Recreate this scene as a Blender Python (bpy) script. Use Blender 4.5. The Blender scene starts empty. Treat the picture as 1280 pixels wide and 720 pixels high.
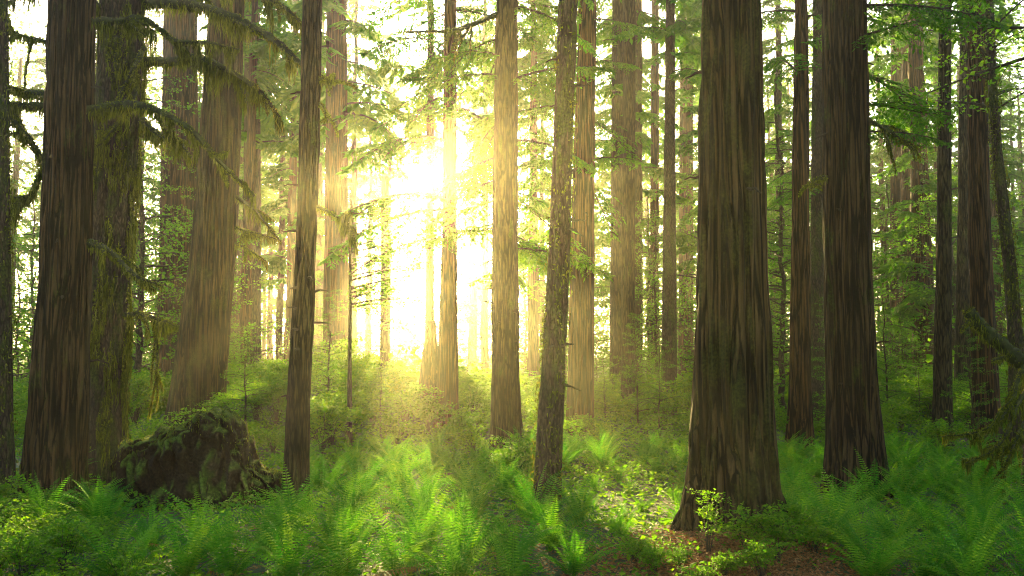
import bpy, math
import numpy as np

S = bpy.context.scene
COL = S.collection
F = 1100.0                      # focal length in pixels of the 1280 px wide photograph
PITCH = math.atan(80.0 / F)
CAMZ = 2.3
CP, SP = math.cos(PITCH), math.sin(PITCH)

# ------------------------------------------------------------------ helpers
def P(px, py, Y):
    u = (px - 640) / F; v = (360 - py) / F
    dy = CP - v * SP; dz = SP + v * CP
    t = Y / dy
    return np.array((u * t, Y, CAMZ + dz * t)), t

_r = np.random.default_rng(7)
_perm = np.concatenate([_r.permutation(256)] * 3)
_grad = _r.normal(size=(256, 3)); _grad /= np.linalg.norm(_grad, axis=1)[:, None]

def pn(x, y, z):
    x, y, z = np.broadcast_arrays(*[np.asarray(a, float) for a in (x, y, z)])
    xi = np.floor(x).astype(int); yi = np.floor(y).astype(int); zi = np.floor(z).astype(int)
    xf, yf, zf = x - xi, y - yi, z - zi
    f = lambda t: t * t * t * (t * (t * 6 - 15) + 10)
    u, v, w = f(xf), f(yf), f(zf)
    xi &= 255; yi &= 255; zi &= 255
    out = 0
    for a in (0, 1):
        for b in (0, 1):
            for c in (0, 1):
                g = _grad[_perm[_perm[_perm[(xi + a) & 255] + ((yi + b) & 255)] + ((zi + c) & 255)]]
                d = g[..., 0] * (xf - a) + g[..., 1] * (yf - b) + g[..., 2] * (zf - c)
                out = out + d * (u if a else 1 - u) * (v if b else 1 - v) * (w if c else 1 - w)
    return out

def fbm(x, y, z, o=3):
    s, a = 0, 1.0
    for i in range(o):
        s = s + a * pn(x * 2 ** i + 13.7 * i, y * 2 ** i, z * 2 ** i); a *= .5
    return s

def ground_z(x, y):
    x = np.asarray(x, float); y = np.asarray(y, float)
    h = .16 * pn(x * .16, y * .16, 3.3) + .06 * pn(x * .6, y * .6, 9.1)
    g = lambda cx, cy, sx, sy: np.exp(-((x - cx) / sx) ** 2 - ((y - cy) / sy) ** 2)
    h = h + .30 * g(2.55, 10.1, 1.25, 1.3)
    h = h + 1.25 * g(-6.6, 32, 4.5, 7) + .15 * g(-1, 30, 4, 6)
    h = h + 1.0 * g(15.5, 36, 5, 7) + .1 * g(5, 34, 5, 8)
    h = h - .05 * g(-6.5, 13.5, 2.5, 2)
    r = np.hypot(x, y)
    q = np.clip((r - 34) / 30, 0, 1); h = h - .9 * q * q * (3 - 2 * q)
    q = np.clip((r - 100) / 60, 0, 1); h = h + 2.0 * q * q * (3 - 2 * q)
    return h

def gz(x, y): return float(ground_z(x, y))

class MB:
    def __init__(s): s.v = []; s.f = []; s.m = []; s.n = 0; s.tone = []
    def add(s, V, Fq, mat=0):
        V = np.asarray(V, np.float32).reshape(-1, 3); Fq = np.asarray(Fq, np.int32).reshape(-1, 4)
        s.v.append(V); s.f.append(Fq + s.n); s.m.append(np.full(len(Fq), mat, np.int32)); s.n += len(V)
        return s
    def merge(s, o, M=None, T=None):
        if not o.v: return s
        V = np.concatenate(o.v)
        if M is not None: V = V @ np.asarray(M, np.float32).T
        if T is not None: V = V + np.asarray(T, np.float32)
        s.v.append(V); s.f.append(np.concatenate(o.f) + s.n); s.m.append(np.concatenate(o.m)); s.n += len(V)
        return s
    def mesh(s, name, mats, smooth=False):
        V = np.concatenate(s.v).astype(np.float32); Q = np.concatenate(s.f); M = np.concatenate(s.m)
        me = bpy.data.meshes.new(name)
        me.vertices.add(len(V)); me.vertices.foreach_set('co', V.ravel())
        me.loops.add(len(Q) * 4); me.loops.foreach_set('vertex_index', Q.ravel().astype(np.int32))
        me.polygons.add(len(Q))
        me.polygons.foreach_set('loop_start', np.arange(0, len(Q) * 4, 4, dtype=np.int32))
        me.polygons.foreach_set('material_index', M)
        me.polygons.foreach_set('use_smooth', np.full(len(Q), smooth))
        for m in mats: me.materials.append(m)
        if s.tone:
            at = me.attributes.new('tone', 'FLOAT', 'POINT'); at.data.foreach_set('value', np.concatenate(s.tone).astype(np.float32))
        me.update(calc_edges=True)
        return me

def link(name, data, parent=None, loc=(0, 0, 0), rz=0.0, sc=1.0):
    o = bpy.data.objects.new(name, data); COL.objects.link(o)
    o.location = loc; o.rotation_euler = (0, 0, rz)
    o.scale = (sc, sc, sc) if np.isscalar(sc) else sc
    if parent is not None: o.parent = parent
    return o

def tag(o, label, cat, group=None, kind=None):
    if label: o['label'] = label
    if cat: o['category'] = cat
    if group: o['group'] = group
    if kind: o['kind'] = kind
    return o

def norm(a): return a / (np.linalg.norm(a, axis=-1, keepdims=True) + 1e-9)

def leaves(pos, d, nrm, ln, wd, fold=.25):
    """kite shaped leaf quads, slightly folded along the midrib"""
    d = norm(d); side = norm(np.cross(d, nrm)); n2 = np.cross(side, d)
    ln = np.asarray(ln)[:, None]; wd = np.asarray(wd)[:, None]
    mid = pos + d * ln * .42
    L = mid + side * wd * .5 - n2 * wd * fold
    R = mid - side * wd * .5 - n2 * wd * fold
    T = pos + d * ln - n2 * ln * .12
    V = np.stack([pos, L, T, R], 1).reshape(-1, 3)
    Q = np.arange(len(pos) * 4).reshape(-1, 4)
    return V, Q

def tube(pts, rad, seg=6, jit=0, rng=None):
    pts = np.asarray(pts, float); n = len(pts)
    rad = np.broadcast_to(rad, (n,))
    t = norm(np.gradient(pts, axis=0))
    ref = np.where(np.abs(t[:, 2:3]) > .9, np.array([[1., 0, 0]]), np.array([[0, 0, 1.]]))
    a = norm(np.cross(t, ref)); b = np.cross(t, a)
    th = np.linspace(0, 2 * math.pi, seg, endpoint=False)
    rr = rad[:, None] * (1 + (rng.normal(size=(n, seg)) * jit if rng is not None else 0))
    V = pts[:, None] + rr[..., None] * (np.cos(th)[None, :, None] * a[:, None] + np.sin(th)[None, :, None] * b[:, None])
    i = np.arange(n - 1)[:, None] * seg; j = np.arange(seg)[None]; k = (j + 1) % seg
    Q = np.stack([i + j, i + k, i + seg + k, i + seg + j], -1).reshape(-1, 4)
    return V.reshape(-1, 3), Q

def strands(p, ln, wd, rng, k=3):
    """tapering ragged strips that hang down: moss"""
    n = len(p); az = rng.uniform(0, 2 * math.pi, n)
    s = np.stack([np.cos(az), np.sin(az), np.zeros(n)], 1)
    lv = []
    off = np.zeros((n, 3))
    for i in range(k + 1):
        t = i / k
        c = p + off; c = c - np.array([0, 0, 1.]) * (ln * t)[:, None]
        w = (wd * (.55 + .5 * math.sin(t * 2.6) * (1 - t) - .5 * t) * rng.uniform(.6, 1.2, n))[:, None].clip(.0008)
        lv.append(np.stack([c - s * w * .5, c + s * w * .5], 1))
        off = off + rng.normal(size=(n, 3)) * (ln * .06)[:, None] * np.array([1, 1, .3])
    V = np.stack(lv, 1).reshape(n, -1, 3)
    q = np.array([[2 * i, 2 * i + 1, 2 * i + 3, 2 * i + 2] for i in range(k)])
    Q = (np.arange(n)[:, None, None] * (2 * (k + 1)) + q[None]).reshape(-1, 4)
    return V.reshape(-1, 3), Q

def catmull(pts, n):
    pts = np.asarray(pts, float)
    p = np.vstack([2 * pts[0] - pts[1], pts, 2 * pts[-1] - pts[-2]])
    out = []
    for u in np.linspace(0, len(pts) - 1 - 1e-6, n):
        i = int(u); t = u - i; a, b, c, d = p[i:i + 4]
        out.append(.5 * ((2 * b) + (-a + c) * t + (2 * a - 5 * b + 4 * c - d) * t * t + (-a + 3 * b - 3 * c + d) * t ** 3))
    return np.array(out)

def rotz(a):
    c, s = math.cos(a), math.sin(a); return np.array([[c, -s, 0], [s, c, 0], [0, 0, 1.]])
def roty(a):
    c, s = math.cos(a), math.sin(a); return np.array([[c, 0, s], [0, 1, 0], [-s, 0, c]])
def rotx(a):
    c, s = math.cos(a), math.sin(a); return np.array([[1, 0, 0], [0, c, -s], [0, s, c]])

# ------------------------------------------------------------------ materials
def newmat(name):
    m = bpy.data.materials.new(name); m.use_nodes = True
    nt = m.node_tree; nt.nodes.clear()
    return m, nt, nt.nodes.new, nt.links.new

def leaf_mat(name, cols, trans=.45, rough=.7, tcol=(1.25, 1.2, .5), obj_rand=.5, tone=False):
    m, nt, N, L = newmat(name)
    geo = N('ShaderNodeNewGeometry'); oi = N('ShaderNodeObjectInfo')
    mx = N('ShaderNodeMath'); mx.operation = 'MULTIPLY_ADD'; mx.inputs[1].default_value = 1 - obj_rand
    m2 = N('ShaderNodeMath'); m2.operation = 'MULTIPLY'; m2.inputs[1].default_value = obj_rand
    if tone:
        at = N('ShaderNodeAttribute'); at.attribute_name = 'tone'; L(at.outputs['Fac'], mx.inputs[0]); mx.inputs[1].default_value = .85
    else: L(geo.outputs['Random Per Island'], mx.inputs[0])
    L(oi.outputs['Random'], m2.inputs[0]); L(m2.outputs[0], mx.inputs[2])
    r = N('ShaderNodeValToRGB'); L(mx.outputs[0], r.inputs[0])
    e = r.color_ramp.elements
    e[0].position = 0; e[0].color = (*cols[0], 1); e[1].position = 1; e[1].color = (*cols[-1], 1)
    for i, c in enumerate(cols[1:-1]):
        q = e.new((i + 1) / (len(cols) - 1)); q.color = (*c, 1)
    b = N('ShaderNodeBsdfPrincipled'); b.inputs['Roughness'].default_value = rough
    b.inputs['Specular IOR Level'].default_value = .07
    L(r.outputs[0], b.inputs['Base Color'])
    mul = N('ShaderNodeMix'); mul.data_type = 'RGBA'; mul.blend_type = 'MULTIPLY'; mul.inputs[0].default_value = 1
    mul.clamp_result = False
    L(r.outputs[0], mul.inputs[6]); mul.inputs[7].default_value = (tcol[0] * 1.6, tcol[1] * 1.6, tcol[2] * 1.6, 1)
    t = N('ShaderNodeBsdfTranslucent'); L(mul.outputs[2], t.inputs[0])
    ms = N('ShaderNodeMixShader'); ms.inputs[0].default_value = trans
    L(b.outputs[0], ms.inputs[1]); L(t.outputs[0], ms.inputs[2])
    o = N('ShaderNodeOutputMaterial'); L(ms.outputs[0], o.inputs[0])
    return m

def bark_mat(name, dark, light, moss=0.0, mosscol=(.07, .10, .012), fx=16, fz=2.2, bump=.5, lichen=0.15):
    m, nt, N, L = newmat(name)
    tc = N('ShaderNodeTexCoord')
    mp = N('ShaderNodeMapping'); mp.inputs['Scale'].default_value = (fx, fx, fz); L(tc.outputs['Object'], mp.inputs[0])
    n1 = N('ShaderNodeTexNoise'); n1.inputs['Scale'].default_value = 1; n1.inputs['Detail'].default_value = 6; n1.inputs['Roughness'].default_value = .68
    n1.inputs['Distortion'].default_value = .4
    L(mp.outputs[0], n1.inputs['Vector'])
    v = N('ShaderNodeTexVoronoi'); v.feature = 'DISTANCE_TO_EDGE'; v.inputs['Scale'].default_value = .9
    mpv = N('ShaderNodeVectorMath'); mpv.operation = 'ADD'
    ns = N('ShaderNodeVectorMath'); ns.operation = 'SCALE'; ns.inputs['Scale'].default_value = .9
    L(n1.outputs['Color'], ns.inputs[0]); L(mp.outputs[0], mpv.inputs[0]); L(ns.outputs[0], mpv.inputs[1]); L(mpv.outputs[0], v.inputs['Vector'])
    r = N('ShaderNodeValToRGB'); e = r.color_ramp.elements
    e[0].position = .38; e[0].color = (*dark, 1); e[1].position = .68; e[1].color = (*light, 1)
    fs = N('ShaderNodeMapRange'); fs.interpolation_type = 'SMOOTHSTEP'; fs.inputs['From Min'].default_value = .015; fs.inputs['From Max'].default_value = .17
    fs.inputs['To Min'].default_value = -.22; fs.inputs['To Max'].default_value = .05
    L(v.outputs['Distance'], fs.inputs['Value'])
    ad = N('ShaderNodeMath'); ad.operation = 'ADD'; L(n1.outputs['Fac'], ad.inputs[0]); L(fs.outputs[0], ad.inputs[1])
    L(ad.outputs[0], r.inputs[0])
    # weathered grey green patches
    n2 = N('ShaderNodeTexNoise'); n2.inputs['Scale'].default_value = 2.2; n2.inputs['Detail'].default_value = 6; n2.inputs['Roughness'].default_value = .7
    mp2 = N('ShaderNodeMapping'); mp2.inputs['Scale'].default_value = (1.6, 1.6, .45); L(tc.outputs['Object'], mp2.inputs[0]); L(mp2.outputs[0], n2.inputs['Vector'])
    r2 = N('ShaderNodeValToRGB'); e2 = r2.color_ramp.elements
    e2[0].position = .62 - moss * .42; e2[0].color = (0, 0, 0, 1); e2[1].position = .70 - moss * .30; e2[1].color = (1, 1, 1, 1)
    L(n2.outputs['Fac'], r2.inputs[0])
    mm = N('ShaderNodeMath'); mm.operation = 'MULTIPLY'; mm.inputs[1].default_value = min(1, .35 + moss) if moss > 0 else lichen
    L(r2.outputs[0], mm.inputs[0])
    mc = N('ShaderNodeValToRGB'); ec = mc.color_ramp.elements
    ec[0].position = .35; ec[0].color = (mosscol[0] * .45, mosscol[1] * .45, mosscol[2] * .6, 1); ec[1].position = .7; ec[1].color = (mosscol[0] * 1.5, mosscol[1] * 1.4, mosscol[2], 1)
    n3 = N('ShaderNodeTexNoise'); n3.inputs['Scale'].default_value = 30; n3.inputs['Detail'].default_value = 3; L(tc.outputs['Object'], n3.inputs['Vector']); L(n3.outputs['Fac'], mc.inputs[0])
    mix = N('ShaderNodeMix'); mix.data_type = 'RGBA'; L(mm.outputs[0], mix.inputs[0]); L(r.outputs[0], mix.inputs[6]); L(mc.outputs[0], mix.inputs[7])
    b = N('ShaderNodeBsdfPrincipled'); b.inputs['Roughness'].default_value = .9; b.inputs['Specular IOR Level'].default_value = .12
    L(mix.outputs[2], b.inputs['Base Color'])
    # relief
    mh = N('ShaderNodeMath'); mh.operation = 'MULTIPLY_ADD'; mh.inputs[1].default_value = 2.0
    L(v.outputs['Distance'], mh.inputs[0]); L(n1.outputs['Fac'], mh.inputs[2])
    bp = N('ShaderNodeBump'); bp.inputs['Strength'].default_value = bump; bp.inputs['Distance'].default_value = .06
    L(mh.outputs[0], bp.inputs['Height']); L(bp.outputs[0], b.inputs['Normal'])
    o = N('ShaderNodeOutputMaterial'); L(b.outputs[0], o.inputs[0])
    return m

def ground_mat():
    m, nt, N, L = newmat('forest_floor')
    tc = N('ShaderNodeTexCoord')
    n1 = N('ShaderNodeTexNoise'); n1.inputs['Scale'].default_value = .7; n1.inputs['Detail'].default_value = 6; L(tc.outputs['Object'], n1.inputs['Vector'])
    n2 = N('ShaderNodeTexNoise'); n2.inputs['Scale'].default_value = 22; n2.inputs['Detail'].default_value = 5; n2.inputs['Roughness'].default_value = .7; L(tc.outputs['Object'], n2.inputs['Vector'])
    r = N('ShaderNodeValToRGB'); e = r.color_ramp.elements
    e[0].position = .3; e[0].color = (.018, .010, .005, 1); e[1].position = .75; e[1].color = (.11, .052, .024, 1); L(n2.outputs['Fac'], r.inputs[0])
    r2 = N('ShaderNodeValToRGB'); e = r2.color_ramp.elements
    e[0].position = .36; e[0].color = (0, 0, 0, 1); e[1].position = .5; e[1].color = (1, 1, 1, 1); L(n1.outputs['Fac'], r2.inputs[0])
    mx = N('ShaderNodeMix'); mx.data_type = 'RGBA'; L(r2.outputs[0], mx.inputs[0]); L(r.outputs[0], mx.inputs[6]); mx.inputs[7].default_value = (.025, .055, .008, 1)
    b = N('ShaderNodeBsdfPrincipled'); b.inputs['Roughness'].default_value = .95; L(mx.outputs[2], b.inputs['Base Color'])
    bp = N('ShaderNodeBump'); bp.inputs['Strength'].default_value = .8; bp.inputs['Distance'].default_value = .05; L(n2.outputs['Fac'], bp.inputs['Height']); L(bp.outputs[0], b.inputs['Normal'])
    o = N('ShaderNodeOutputMaterial'); L(b.outputs[0], o.inputs[0])
    return m

def simple_mat(name, c1, c2, scale=12, rough=.9):
    m, nt, N, L = newmat(name)
    tc = N('ShaderNodeTexCoord'); n = N('ShaderNodeTexNoise'); n.inputs['Scale'].default_value = scale; n.inputs['Detail'].default_value = 4
    L(tc.outputs['Object'], n.inputs['Vector'])
    r = N('ShaderNodeValToRGB'); e = r.color_ramp.elements; e[0].position = .3; e[1].position = .7; e[0].color = (*c1, 1); e[1].color = (*c2, 1)
    L(n.outputs['Fac'], r.inputs[0])
    b = N('ShaderNodeBsdfPrincipled'); b.inputs['Roughness'].default_value = rough; b.inputs['Specular IOR Level'].default_value = .15; L(r.outputs[0], b.inputs['Base Color'])
    bp = N('ShaderNodeBump'); bp.inputs['Strength'].default_value = .6; bp.inputs['Distance'].default_value = .03; L(n.outputs['Fac'], bp.inputs['Height']); L(bp.outputs[0], b.inputs['Normal'])
    o = N('ShaderNodeOutputMaterial'); L(b.outputs[0], o.inputs[0])
    return m

def top_moss_mat(name):
    """rotten wood whose upward faces carry moss"""
    m, nt, N, L = newmat(name)
    tc = N('ShaderNodeTexCoord'); geo = N('ShaderNodeNewGeometry'); sx = N('ShaderNodeSeparateXYZ'); L(geo.outputs['Normal'], sx.inputs[0])
    n = N('ShaderNodeTexNoise'); n.inputs['Scale'].default_value = 1.7; n.inputs['Detail'].default_value = 8; L(tc.outputs['Object'], n.inputs['Vector'])
    a = N('ShaderNodeMath'); a.operation = 'MULTIPLY_ADD'; a.inputs[1].default_value = .42; L(sx.outputs['Z'], a.inputs[0]); L(n.outputs['Fac'], a.inputs[2])
    r = N('ShaderNodeValToRGB'); e = r.color_ramp.elements; e[0].position = .62; e[1].position = .82; L(a.outputs[0], r.inputs[0])
    n2 = N('ShaderNodeTexNoise'); n2.inputs['Scale'].default_value = 25; n2.inputs['Detail'].default_value = 4; L(tc.outputs['Object'], n2.inputs['Vector'])
    w = N('ShaderNodeValToRGB'); e = w.color_ramp.elements; e[0].position = .3; e[1].position = .7; e[0].color = (.010, .006, .003, 1); e[1].color = (.038, .023, .011, 1); L(n2.outputs['Fac'], w.inputs[0])
    g = N('ShaderNodeValToRGB'); e = g.color_ramp.elements; e[0].position = .3; e[1].position = .7; e[0].color = (.028, .042, .005, 1); e[1].color = (.10, .145, .014, 1); L(n2.outputs['Fac'], g.inputs[0])
    mx = N('ShaderNodeMix'); mx.data_type = 'RGBA'; L(r.outputs[0], mx.inputs[0]); L(w.outputs[0], mx.inputs[6]); L(g.outputs[0], mx.inputs[7])
    b = N('ShaderNodeBsdfPrincipled'); b.inputs['Roughness'].default_value = .95; b.inputs['Specular IOR Level'].default_value = .1; L(mx.outputs[2], b.inputs['Base Color'])
    bp = N('ShaderNodeBump'); bp.inputs['Strength'].default_value = .8; bp.inputs['Distance'].default_value = .05; L(n2.outputs['Fac'], bp.inputs['Height']); L(bp.outputs[0], b.inputs['Normal'])
    o = N('ShaderNodeOutputMaterial'); L(b.outputs[0], o.inputs[0])
    return m

M = {}
M['redwood'] = bark_mat('redwood_bark', (.010, .006, .003), (.105, .062, .024), moss=.12, fx=15, fz=.62, bump=1)
M['redwood_red'] = bark_mat('red_redwood_bark', (.016, .008, .003), (.140, .068, .022), moss=0, fx=14, fz=.62, bump=1, lichen=.3)
M['redwood_mossy'] = bark_mat('furrowed_mossy_bark', (.010, .006, .002), (.125, .078, .026), moss=.30, mosscol=(.07, .075, .014), fx=14, fz=.42, bump=1)
M['fir'] = bark_mat('fir_bark', (.010, .007, .003), (.090, .066, .026), moss=.15, fx=20, fz=1.9, bump=1)
M['mossy'] = bark_mat('mossy_bark', (.030, .020, .012), (.090, .060, .034), moss=.36, mosscol=(.06, .085, .012), fx=22, fz=6, bump=.7)
M['wood'] = simple_mat('branch_wood', (.025, .018, .010), (.07, .05, .028))
M['mosswood'] = simple_mat('mossy_branch_wood', (.025, .022, .008), (.06, .07, .015), 9)
M['moss'] = leaf_mat('hanging_moss', [(.025, .034, .004), (.07, .09, .010), (.16, .19, .022)], trans=.45, rough=.9, tcol=(1.2, 1.1, .35), obj_rand=.15)
M['needle'] = leaf_mat('hemlock_needles', [(.020, .085, .006), (.050, .135, .008), (.100, .180, .010)], trans=.50, tcol=(1.2, 1.25, .45), obj_rand=.35)
M['broad'] = leaf_mat('maple_leaves', [(.035, .120, .008), (.070, .175, .010), (.130, .225, .014)], trans=.5, tcol=(1.2, 1.2, .4), obj_rand=.35)
M['shrub'] = leaf_mat('shrub_leaves', [(.034, .120, .006), (.085, .200, .008), (.170, .270, .014)], trans=.52, rough=.6, tcol=(1.2, 1.15, .4), obj_rand=.4)
M['fern'] = leaf_mat('fern_fronds', [(.020, .100, .010), (.040, .155, .010), (.085, .225, .014), (.160, .250, .020), (.20, .12, .035)], trans=.42, rough=.75, tcol=(1.1, 1.2, .4), obj_rand=.12, tone=True)
M['litter'] = leaf_mat('dead_leaves', [(.13, .050, .016), (.28, .120, .038), (.38, .20, .075)], trans=.1, rough=.8, tcol=(1, .8, .5), obj_rand=0)
M['ground'] = ground_mat()
M['rot'] = top_moss_mat('rotten_mossy_wood')

# ------------------------------------------------------------------ foliage generators
def bough(L, ntw, nlf, ll, lw, rng, droop=.35, rise=.12, broad=False):
    """one branch along +x with flat sprays of twigs on both sides (leaves = slot 0, wood = slot 1)"""
    mb = MB()
    s = np.linspace(.10, .99, ntw) + rng.normal(size=ntw) * .01
    wob = rng.normal() * .05 * L
    Bf = lambda q: np.stack([L * q, wob * np.sin(q * 3), rise * L * q - droop * L * q * q], -1)
    B = Bf(s)
    sg = np.where(np.arange(ntw) % 2, 1., -1.)
    tl = L * (.42 * np.clip(1 - s, 0, 1) ** .75 * np.minimum(1, s * 3.5) + .06) * rng.uniform(.55, 1.15, ntw)
    ang = np.radians(rng.uniform(42, 72, ntw))
    vz = rng.normal(size=ntw) * (.30 if broad else .12) - (0 if broad else .22)
    td = norm(np.stack([np.cos(ang), sg * np.sin(ang), vz], 1))
    t = (np.arange(nlf) + .6) / nlf
    pos = B[:, None] + td[:, None] * (tl[:, None] * t[None])[..., None]
    pos[..., 2] -= (0.10 if broad else .38) * tl[:, None] * t[None] ** 2
    pos = pos.reshape(-1, 3)
    n = len(pos)
    tdr = np.repeat(td, nlf, 0)
    ph = np.where(np.arange(n) % 2, 1., -1.) * np.radians(rng.uniform(25, 75, n))
    c, sn = np.cos(ph), np.sin(ph)
    d = np.stack([tdr[:, 0] * c - tdr[:, 1] * sn, tdr[:, 0] * sn + tdr[:, 1] * c, tdr[:, 2]], 1)
    if broad:
        pos = pos + rng.normal(size=(n, 3)) * ll * .6
        d = d + rng.normal(size=(n, 3)) * .35
        nr = np.array([0, 0, 1.]) + rng.normal(size=(n, 3)) * .45
    else:
        d = d + rng.normal(size=(n, 3)) * .18; d[:, 2] -= .25
        nr = np.array([0, 0, 1.]) + rng.normal(size=(n, 3)) * .35
    sz = rng.uniform(.65, 1.25, n)
    mb.add(*leaves(pos, d, nr, ll * sz, lw * sz), 0)
    q = np.linspace(0, 1, 6)
    mb.add(*tube(Bf(q), L * .012 * (1.15 - q) + .003, 4), 1)
    for i in range(0, ntw, 2):
        e = B[i] + td[i] * tl[i] * .9; e[2] -= .3 * tl[i]
        mb.add(*tube([B[i], (B[i] + e) / 2 + np.array([0, 0, .05 * tl[i]]), e], [.004 * L, .003 * L, .0012 * L], 3), 1)
    return mb

def crown(seed, z0, z1, n, Lb, Lt, lod=1, broad=False, cx=None, az_ok=None, ll=None):
    rng = np.random.default_rng(seed)
    pool = []
    for k in range(5 if n > 12 else 3):
        if broad:
            a = dict(ntw=13, nlf=9, ll=.11, lw=.085) if lod == 1 else dict(ntw=10, nlf=6, ll=.24, lw=.18)
        else:
            a = dict(ntw=34, nlf=15, ll=.145, lw=.055) if lod == 1 else dict(ntw=22, nlf=8, ll=.40, lw=.16)
        if ll: a['lw'] *= ll / a['ll']; a['ll'] = ll
        pool.append(bough(1.0 * 2.6, rng=rng, droop=rng.uniform(.22, .5) if not broad else rng.uniform(.05, .25),
                          rise=rng.uniform(.05, .25) if not broad else rng.uniform(.2, .5), broad=broad, **a))
    mb = MB()
    for i in range(n):
        t = (i + rng.uniform(0, 1)) / n
        z = z0 + (z1 - z0) * t
        L = (Lb + (Lt - Lb) * t) * rng.uniform(.6, 1.15)
        for _ in range(30):
            az = rng.uniform(0, 2 * math.pi)
            if az_ok is None or az_ok(az): break
        k = L / 2.6
        R = rotz(az) @ roty(rng.uniform(-.15, .25)) @ rotx(rng.normal() * .2) * k
        off = cx(z) if cx else (0, 0)
        mb.merge(pool[rng.integers(len(pool))], R, (off[0], off[1], z))
    return mb

# ------------------------------------------------------------------ trunks
def trunk(rows, Y, H, seed, amp=.01, fur=7.0, fz=.8, nseg=48, dz=.12, lobes=0.0, r_top=.3, moss_fn=None):
    """rows: (py, x_left, x_right) silhouette readings of the photograph at the trunk's own distance Y.
    returns MB in coordinates local to the base, base position, centre function, radius function"""
    rows = sorted(rows, key=lambda r: -r[0])
    Z, X, R = [], [], []
    for py, a, b in rows:
        p, t = P((a + b) / 2, py, Y); Z.append(p[2]); X.append(p[0]); R.append((b - a) / 2 / F * t * .96)
    Z, X, R = map(np.array, (Z, X, R))
    bx = X[0]; base = np.array((bx, Y, gz(bx, Y)))
    if Z[0] > base[2] - .2:        # carry the flare down to the soil
        Z = np.r_[base[2] - .25, Z]; X = np.r_[X[0], X]; R = np.r_[R[0] * 1.04, R]
    sl = (X[-1] - X[-2]) / max(.1, (Z[-1] - Z[-2])) if len(Z) > 2 else 0
    topz = base[2] + H
    if topz > Z[-1] + .5:
        Z = np.r_[Z, topz]; X = np.r_[X, X[-1] + np.clip(sl, -.03, .03) * (topz - Z[-2 if False else -1] if False else topz - Z[-2])]
        R = np.r_[R, R[-1] * r_top]
    zvis = min(topz, P(640, -60, Y)[0][2])
    z = np.r_[np.arange(base[2] - .25, zvis, dz), np.linspace(zvis, topz, max(2, int((topz - zvis) / 1.2)) + 1)] if topz - zvis > .5 else np.arange(base[2] - .25, topz, dz)
    # smooth interpolation
    zs = np.linspace(Z[0], Z[-1], 160)
    ker = np.ones(7) / 7
    sm = lambda a: np.convolve(np.pad(a, 3, mode='edge'), ker, 'valid')
    xs = sm(np.interp(zs, Z, X)); rs = sm(np.interp(zs, Z, R))
    cxf = lambda q: np.interp(q, zs, xs); rf = lambda q: np.interp(q, zs, rs)
    rng = np.random.default_rng(seed)
    th = np.linspace(0, 2 * math.pi, nseg, endpoint=False)[None]; zz = z[:, None]
    r = rf(zz) * np.ones_like(th)
    ph = rng.uniform(0, 6.28, 3); hb = (zz - base[2]).clip(0)
    if lobes:
        lo = np.sin(5 * th + ph[0]) * .5 + np.sin(3 * th + ph[1]) * .35 + np.sin(8 * th + ph[2]) * .3
        r = r * (1 + lobes * lo * (.3 + 2.2 * np.exp(-hb / .38)))
    sx, sy = np.cos(th) * r, np.sin(th) * r
    o = seed * 3.17
    wz = zz * fz
    w1 = pn(sx * 2.2 + o, sy * 2.2, zz * .5) * .10
    a = pn((sx + w1) * fur + o, (sy + w1) * fur, wz * .6)
    b = pn((sx + w1) * fur * 2.3, (sy - w1) * fur * 2.3 + o, wz * 2.4)
    c = pn(sx * 3 + o, sy * 3, zz * .7)
    ridge = 1 - np.minimum(1, np.abs(a) * 4.2)       # narrow dark furrows where a crosses zero
    disp = amp * (1.9 * (np.minimum(1, np.abs(a) * 4.5) ** .55 - 1) + .7 * b + .5 * c)
    r = r + disp
    V = np.stack([cxf(zz) + np.cos(th) * r - base[0], np.sin(th) * r + 0 * zz, zz - base[2] + 0 * th], -1)
    n, sgm = V.shape[:2]
    i = np.arange(n - 1)[:, None] * sgm; j = np.arange(sgm)[None]; k = (j + 1) % sgm
    Q = np.stack([i + j, i + k, i + sgm + k, i + sgm + j], -1).reshape(-1, 4)
    mb = MB().add(V.reshape(-1, 3), Q)
    # closed top
    e = V[-1]; c0 = np.append(e, [e.mean(0)], 0); kk = np.arange(sgm)
    mb.add(c0, np.stack([kk, (kk + 1) % sgm, np.full(sgm, sgm), np.full(sgm, sgm)], -1)[:, [0, 1, 2, 2]][::1] if False else
           np.stack([kk[0::2], (kk[0::2] + 1) % sgm, (kk[0::2] + 2) % sgm, np.full(len(kk[0::2]), sgm)], -1))
    return mb, base, (lambda q: cxf(q + base[2]) - base[0]), (lambda q: rf(q + base[2]))

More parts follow.
